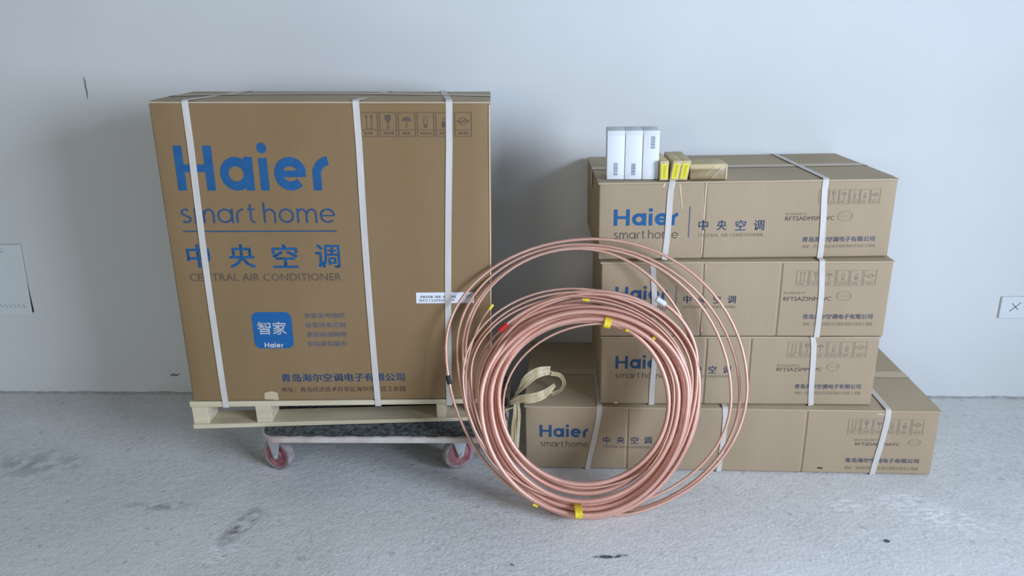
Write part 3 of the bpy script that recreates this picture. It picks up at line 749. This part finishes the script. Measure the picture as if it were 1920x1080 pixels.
for k, (a, b, y, lean, yaw, lab) in enumerate(((1236.8, 1252.8, 338.6, .0, .02, 'slim kraft box with yellow sticker, standing right beside the white boxes'),
                                    (1255.5, 1271.8, 338.2, .16, .0, 'slim kraft box with yellow sticker, leaning in the middle of the three slim ones'),
                                    (1272.3, 1288.6, 337.8, .16, .0, 'slim kraft box with yellow sticker, leaning beside the brown taped box'))):
    o, W, h = small_box('small_box', (a, y), (b, y), (a, 303), .20, yaw, M['kraft'], M['kraft'], hgt=.060, lean=lean)
    tag(o, lab, 'box', GK)
    s = MB().add([(W*.14+lean*.006, -.0010, .006), (W*.86+lean*.006, -.0010, .006), (W*.86+lean*.05, -.0010, .052), (W*.14+lean*.05, -.0010, .052)], [(0, 1, 2, 3)]).flat('sticker', M['yellow'], o)
    g = MB(); random.seed(k)
    M.setdefault('ystripe', material('sticker_print', srgb(160, 156, 30), .6))
    for j in range(9):
        z = .011+j*.0042; L0 = .32+.06*random.random(); R0 = .62+.1*random.random()
        g.add([(W*L0+lean*z, -.0014, z), (W*R0+lean*z, -.0014, z), (W*R0+lean*z, -.0014, z+.0022), (W*L0+lean*z, -.0014, z+.0022)], [(0, 1, 2, 3)])
    g.flat('sticker_print', M['ystripe'], s)
o, W, h = small_box('small_box', (1293.5, 336.9), (1362, 336.2), (1292, 308), .11, .02, M['kraft2'], M['kraft'], hgt=.0475)
tag(o, 'low brown box wrapped in wrinkled tape lying at the right end of the small boxes', 'box')
g = MB()
for (a, b, c, d) in ((.40, .012, .62, .040), (.66, .008, .82, .038), (.60, .006, .72, .030)):
    g.add([(W*a, -.0014, b), (W*a+.004, -.0014, b), (W*c+.002, -.0020, d), (W*c, -.0014, d)], [(0, 1, 2, 3)])
g.flat('tape_wrinkle', M['seam'], o)
MB().box((W-.004, -.002, .0), (W+.0015, .108, .048), .001).build('end_flap', M['edge'], o)

# ------------------------------------------------------------------ pallet (top follows the carton, bottom lies on the dolly)
PAL = empty('pallet', Matrix.Translation((-1.2233, -.674, .2005)) @ Matrix.Rotation(.0772, 4, 'Z'))
tag(PAL, 'raw pine wooden pallet under the tall carton, resting on the dolly', 'pallet')
PW, PD = 1.035, .375
def pz(v):       # thickness shrinks to the right as the load leans
    top = .1036-.0223*(v.x)+.0111*v.y
    return Vector((v.x, v.y, v.z/.1*top - (.0008 if v.z > .05 else 0)))
for k, (y, w) in enumerate(((0, .085), (.097, .07), (.18, .07), (.263, .085))):
    MB().box((-.014, y, .080), (PW-.014, y+w, .100), .002, fn=pz).build('deck_board', M['pine'], PAL)
for y in (.002, .145, .280):
    for x in (-.010, .205, .822, PW-.070):
        ww = .052 if x < .3 else (.030 if x < .9 else .052)
        MB().box((x, y, .0165), (x+ww, y+.09, .0795), .002, fn=pz).build('block', M['pine'], PAL)
for y in (0, .278):
    MB().box((-.014, y, 0), (PW-.014, y+(.1 if y == 0 else .095), .016), .002, fn=pz).build('bottom_board', M['pine2'] if y else M['pine'], PAL)

# ------------------------------------------------------------------ dolly
DO = empty('platform_dolly', Matrix.Translation((-.60, -.48, 0)) @ Matrix.Rotation(.012, 4, 'Z'))
tag(DO, 'low dark platform dolly with pale worn rim and red-hubbed casters under the pallet', 'dolly')
def rounded(x0, y0, x1, y1, r):
    P = []
    for cx, cy, a in ((x1-r, y1-r, 0), (x0+r, y1-r, 90), (x0+r, y0+r, 180), (x1-r, y0+r, 270)):
        P += [(cx+r*math.cos(math.radians(a+k*15)), cy+r*math.sin(math.radians(a+k*15))) for k in range(7)]
    return P
def plate(P, z0, z1, jit=0):
    g = MB(); n = len(P)
    for z in (z0, z1): g.v += [(x, y, z) for x, y in P]
    g.f = [tuple(range(n))[::-1], tuple(range(n, 2*n))]+[(i, (i+1) % n, n+(i+1) % n, n+i) for i in range(n)]; g.mi = [0]*len(g.f)
    return g
plate(rounded(-.395, -.232, .43, .262, .06), .176, .198).build('platform', M['carpet'], DO, smooth=.5)
# worn rim: ragged strip round the edge
P = rounded(-.402, -.239, .437, .269, .065); Q = []
for i in range(len(P)):
    a, b = Vector(P[i]), Vector(P[(i+1) % len(P)]); n = max(1, int((b-a).length/.02))
    Q += [a+(b-a)*k/n for k in range(n)]
g = MB(); n = len(Q)
for i, q in enumerate(Q):
    s = noise.noise(Vector((q.x*22, q.y*22, 2)))
    t = .196+.0025*s; o = q*(1+.004*s); inn = q*(.965+.012*s)
    g.v += [(o.x, o.y, .178), (o.x, o.y, t), (inn.x, inn.y, t+.0022), (inn.x, inn.y, .178)]
for i in range(n):
    j = (i+1) % n
    for k in range(4): l = (k+1) % 4; g.f.append((i*4+k, i*4+l, j*4+l, j*4+k)); g.mi.append(0)
g.build('rim', M['trim'], DO, smooth=.6)
def caster(px, py, yaw, yback=None):
    p = on_z(px, py, 0) if yback is None else Vector((px, py, 0))
    q = DO.matrix_world.inverted() @ p
    Mx = Matrix.Translation((q.x, q.y, 0)) @ Matrix.Rotation(yaw, 4, 'Z')
    R = .060
    mx = Matrix.Translation((0, 0, R)) ; T = Mx @ mx
    g = MB(); g.box((-.036, -.03, .166), (.036, .03, .1765), fn=lambda v: Mx @ v)
    for sd in (-1, 1):
        y0, y1 = (-.0215, -.019) if sd < 0 else (.019, .0215)
        pr = [(-.030, .165), (.030, .165), (.028, .125), (.010, .050), (-.006, .046), (-.026, .110)]
        b = [Mx @ Vector((x, y0, z)) for x, z in pr]; t = [Mx @ Vector((x, y1, z)) for x, z in pr]; n = len(pr)
        g.add(b+t, [tuple(range(n))[::-1], tuple(range(n, 2*n))]+[(i, (i+1) % n, n+(i+1) % n, n+i) for i in range(n)])
    g.box((-.030, -.0215, .155), (.030, .0215, .166), fn=lambda v: Mx @ v)
    fk = g.build('caster_fork', M['zinc'], DO)
    prof = [(.046, -.0135), (.052, -.016), (.0575, -.014), (R, -.008), (R, .008), (.0575, .014), (.052, .016), (.046, .0135)]
    w = MB().lathe(prof, T).build('wheel', M['tire'], fk, smooth=.6)
    prof = [(.007, -.013), (.015, -.014), (.018, -.007), (.036, -.007), (.041, -.0145), (.0465, -.0145), (.0465, .0145), (.041, .0145), (.036, .007), (.018, .007), (.015, .014), (.007, .013)]
    MB().lathe(prof, T).build('wheel_hub', M['hub'], fk, smooth=.6)
    MB().cyl(T @ Vector((0, -.026, 0)), T @ Vector((0, .026, 0)), .0055, 8).build('axle_bolt', M['zinc'], fk)
caster(527, 877.5, -.38); caster(861, 874.5, .55)
caster(-.93, -.30, -.3, 1); caster(-.28, -.29, .4, 1)

# ------------------------------------------------------------------ copper pipe coils
def coil_path(ext, start=0.0, end=1.0, step=5):
    """ext: extreme points (kind, px, py, depth) of successive quarter turns; kinds run L T R B."""
    pts = []
    for i in range(len(ext)-1):
        k0, x0, y0, d0 = ext[i]; k1, x1, y1, d1 = ext[i+1]
        a0 = start if i == 0 else 0.0; a1 = end if i == len(ext)-2 else 1.0
        n = max(2, int((a1-a0)*90/step))
        for j in range(n if i < len(ext)-2 else n+1):
            f = a0+(a1-a0)*j/n; ph = f*PI/2
            if k0 in 'LR': x = x0+(x1-x0)*(1-math.cos(ph)); y = y0+(y1-y0)*math.sin(ph)
            else: x = x0+(x1-x0)*math.sin(ph); y = y0+(y1-y0)*(1-math.cos(ph))
            s = f*f*(3-2*f); pts.append((x, y, d0+(d1-d0)*s))
    return pts
def sweep(P, r, sides=10, cap=True):
    g = MB(); n = len(P); prev = None
    for i, p in enumerate(P):
        d = (P[min(i+1, n-1)]-P[max(i-1, 0)]).normalized()
        if prev is None: a = d.orthogonal().normalized()
        else: a = (prev-d*prev.dot(d)).normalized()
        prev = a; b = d.cross(a); rr = r if not callable(r) else r(i)
        g.v += [tuple(p+(a*math.cos(2*PI*k/sides)+b*math.sin(2*PI*k/sides))*rr) for k in range(sides)]
    for i in range(n-1):
        for k in range(sides):
            l = (k+1) % sides; g.f.append((i*sides+k, i*sides+l, (i+1)*sides+l, (i+1)*sides+k)); g.mi.append(0)
    g.f += [tuple(range(sides))[::-1], tuple(range((n-1)*sides, n*sides))]; g.mi += [0, 0]
    return g
def world_path(pts, r, seed, wob=1.2):
    out = []
    for i, (x, y, d) in enumerate(pts):
        x += wob*noise.noise(Vector((i*.05, seed, 0))); y += wob*noise.noise(Vector((i*.05, seed, 9)))
        p = on_coil(x, y, d)
        if p.z < r+.0005: p.z = r+.0005
        out.append(p)
    return out
def seq(rows, first='L'):
    o = 'LTRB'; i = o.index(first); out = []
    for row in rows:
        out.append((o[i % 4],)+row); i += 1
    return out
def coil(label, rows, first, start, end, r, mat, seed, ends, root_px):
    root = empty('copper_coil', Vector((on_coil(*root_px, .04).x, COIL_Y0-.04, 0)))
    tag(root, label, 'coil', 'copper pipe coils leaning on the cartons')
    P = world_path(coil_path(seq(rows, first), start, end), r, seed)
    inv = root.matrix_world.inverted(); P = [inv @ p for p in P]
    sweep(P, r, 12).build('pipe', mat, root, smooth=1.2)
    for which, cm, ln, grow in ends:
        Q = P[:4] if which == 0 else P[-4:][::-1]
        d = (Q[0]-Q[1]).normalized(); a = Q[0]+d*ln*.45; b = Q[0]-d*ln*.55
        sweep([b, a-d*.002, a], lambda i: r*grow*(1 if i < 2 else .8), 14).build('end_cap', M[cm], root, smooth=.6)
    return root, inv
def spread(rows, dep):          # depth per winding, blended over its four extremes
    out = []
    for i, (x, y) in enumerate(rows): out.append((x, y, dep[min(i//4, len(dep)-1)]))
    return out
# thin large loops
rows = [(893, 725), (1110, 552), (1308, 700), (1100, 964), (868, 655), (1095, 464), (1371, 745), (1085, 958), (857, 651), (1090, 458), (1387, 738), (1110, 966),
        (836, 651), (1115, 447.5), (1401, 725), (1105, 972), (873, 660), (1085, 466), (1312, 740), (1090, 962), (888, 720), (1100, 566), (1300, 750)]
big, inv = coil('copper coil with the widest loose loops, spreading over both cartons', spread(rows, [.06, .012, .0, .026, .014, .0]), 'L', .44, 1, .0047, M['copper3'], 1, [(0, 'red', .034, 1.8)], (1110, 972))
# black tape on the leftmost loop
q = [inv @ on_coil(841+dx, 712+dy, .025) for dx, dy in ((-1.4, -8), (.2, 0), (2.4, 8))]
sweep(q, .0078, 12).build('black_tape', M['capblack'], big, smooth=.6)
# thinnest pipe
rows = [(1085, 562), (1290, 730), (1100, 915), (944, 760), (1130, 607), (1264, 740), (1098, 940), (868, 705), (1075, 541), (1305, 700), (1090, 960), (875, 712), (1080, 548), (1299, 712), (1100, 956), (884, 700), (1085, 556), (1296, 735), (1095, 952), (873, 722), (1000, 534)]
thin, inv = coil('copper coil of the thinnest pipe, yellow cap pointing up at its left', spread(rows, [.07, .085, .045, .06, .05, .045]), 'T', .04, .57, .0034, M['copper3'], 2, [(0, 'ytape', .022, 1.5), (1, 'ytape', .020, 1.45)], (1092, 962))
# medium pipe
rows = [(1150, 541), (1307, 680), (1105, 966), (905, 740), (1110, 546), (1311, 720), (1100, 971), (915, 742), (1115, 561), (1303, 725), (1105, 958), (899, 745), (1105, 575), (1294, 735), (1100, 964), (908, 740),
        (1110, 553), (1308, 730), (1110, 968), (897, 740), (1080, 572), (1286, 738)]
med, inv = coil('copper coil of medium pipe with a white end cap at its upper right', spread(rows, [.03, .045, .02, .06, .036, .05]), 'T', .38, .52, .0064, M['copper2'], 3, [(0, 'capwhite', .034, 1.5), (1, 'ytape', .018, 1.25)], (1105, 970))
# thick pipe
rows = [(1095, 595), (1254, 755), (1097, 908), (935, 745), (1100, 601), (1262, 750), (1097, 925), (929, 750), (1105, 597), (1272, 745), (1095, 940), (921, 750), (1100, 592), (1282, 740), (1100, 955), (911, 750),
        (1100, 584), (1290, 740), (1100, 966), (902, 755), (1100, 580), (1268, 745), (1098, 917), (924, 745), (1100, 599), (1277, 745), (1097, 947), (916, 750), (1100, 589), (1286, 745), (1100, 931)]
thick, inv = coil('thickest and innermost copper coil, bound with yellow tape', spread(rows, [.075, .06, .085, .065, .09, .035, .05, .04]), 'T', .34, .5, .0078, M['copper'], 4, [(0, 'ytape', .012, 1.12)], (1097, 968))
def wrap(parent, inv, px, py, d, ang, rr, rd, ln, seed=0):
    """tape wound round a bundle: oval sleeve, ang = direction of the pipes in the coil plane (deg from x)"""
    c = inv @ on_coil(px, py, d); a = math.radians(ang)
    up = Vector((0, COIL_S, 1)).normalized(); ex = Vector((1, 0, 0)); nz_ = ex.cross(up)
    t = ex*math.cos(a)+up*math.sin(a); rad = -ex*math.sin(a)+up*math.cos(a)
    g = MB(); n = 24; K = 5
    for k in range(K):
        f = k/(K-1)-.5
        for i in range(n):
            q = 2*PI*i/n; jj = 1+.05*noise.noise(Vector((i*.9, k*1.3, seed)))
            ce, se = math.cos(q), math.sin(q)
            ce = math.copysign(abs(ce)**.75, ce); se = math.copysign(abs(se)**.75, se)
            sk = .15*se*ln
            g.v.append(tuple(c+t*(f*ln+sk)+rad*rr*ce*jj+nz_*rd*se*jj))
    for k in range(K-1):
        for i in range(n): j = (i+1) % n; g.f.append((k*n+i, k*n+j, (k+1)*n+j, (k+1)*n+i)); g.mi.append(0)
    g.f += [tuple(range(n))[::-1], tuple(range((K-1)*n, K*n))]; g.mi += [0, 0]
    return g.build('tape_wrap', M['ytape'], parent, smooth=.6)
wrap(thick, inv, 1137, 605, .075, -14, .0175, .027, .020, 1)
wrap(thick, inv, 1083, 957, .075, 0, .019, .048, .022, 2)
wrap(thick, inv, 1224, 633, .066, -44, .012, .018, .010, 3)
wrap(thick, inv, 1003, 942, .06, -24, .008, .03, .016, 4)

# ------------------------------------------------------------------ bundle of cream strapping by the lowest carton's corner
SB = empty('strapping_bundle', (-.13, -.55, 0))
tag(SB, 'knotted bundle of cream plastic strapping between the tall carton and the bottom carton', 'strapping')
def ribbon(pts, widths, strands=5, name='band', thick_=.0012):
    """pts: (px, py, y) ; widths in metres with angle of the width direction (deg in the picture plane)"""
    inv = SB.matrix_world.inverted()
    P = [on_y(a, b, c) for a, b, c in pts]
    def interp(arr, f):
        i = min(int(f), len(arr)-2); t = f-i
        g0 = arr[max(i-1, 0)]; g1 = arr[i]; g2 = arr[i+1]; g3 = arr[min(i+2, len(arr)-1)]
        return .5*((2*g1)+(g2-g0)*t+(g0*2-g1*5+g2*4-g3)*t*t+(g1*3-g0-g2*3+g3)*t*t*t)
    Wd = [Vector((w*math.cos(math.radians(a)), dy, w*math.sin(math.radians(a)))) for w, a, dy in widths]
    n = 8*(len(P)-1)
    for s in range(strands):
        g = MB(); f0, f1 = s/strands-.5, (s+.92)/strands-.5
        for i in range(n+1):
            f = i/n*(len(P)-1)-1e-6 if i else 0
            c = interp(P, f); w = interp(Wd, f)
            d = (interp(P, min(f+.1, len(P)-1-1e-6))-interp(P, max(f-.1, 0))).normalized(); nn = d.cross(w).normalized()
            off = nn*(.0022*math.sin(s*2.1+i*.12)+.0008*s)
            a = inv @ (c+w*f0+off); b = inv @ (c+w*f1+off)
            g.v += [tuple(a), tuple(b), tuple(b+nn*thick_), tuple(a+nn*thick_)]
        for i in range(n):
            for k in range(4): l = (k+1) % 4; g.f.append((i*4+k, i*4+l, i*4+4+l, i*4+4+k)); g.mi.append(0)
        g.f += [(0, 3, 2, 1), (n*4, n*4+1, n*4+2, n*4+3)]; g.mi += [0, 0]
        g.build(name, M['band'], SB, smooth=.8)
# upper loop, from the knot to its folded tip
ribbon([(963, 748, -.585), (985, 716, -.59), (1007, 699, -.58), (1031, 694, -.56)], [(.014, 20, .004), (.030, 130, .01), (.032, 110, .012), (.030, 92, .006)], 6)
# lower loop
ribbon([(957, 755, -.590), (975, 748, -.60), (1000, 746, -.605), (1022, 738, -.59), (1040, 722, -.56)], [(.016, 100, .004), (.024, 100, .01), (.030, 95, .014), (.024, 120, .012), (.010, 140, .004)], 6)
# far loop turning back
ribbon([(1032, 700, -.54), (1050, 704, -.50), (1057, 718, -.48), (1050, 731, -.50), (1033, 738, -.53)], [(.014, 90, .008), (.013, 40, .012), (.014, 0, .012), (.013, -50, .012), (.012, -90, .008)], 3)
# tail hanging in the gap
ribbon([(968, 752, -.590), (969, 775, -.60), (967, 800, -.60), (965, 850, -.60)], [(.016, 5, .004), (.026, 2, .006), (.031, 0, .006), (.026, 0, .006)], 5)
# loose strands to the left
ribbon([(978, 754, -.592), (962, 764, -.60), (946, 769, -.605), (934, 772, -.59)], [(.004, 80, .002), (.004, 90, .002), (.003, 90, .002), (.003, 90, .002)], 1)
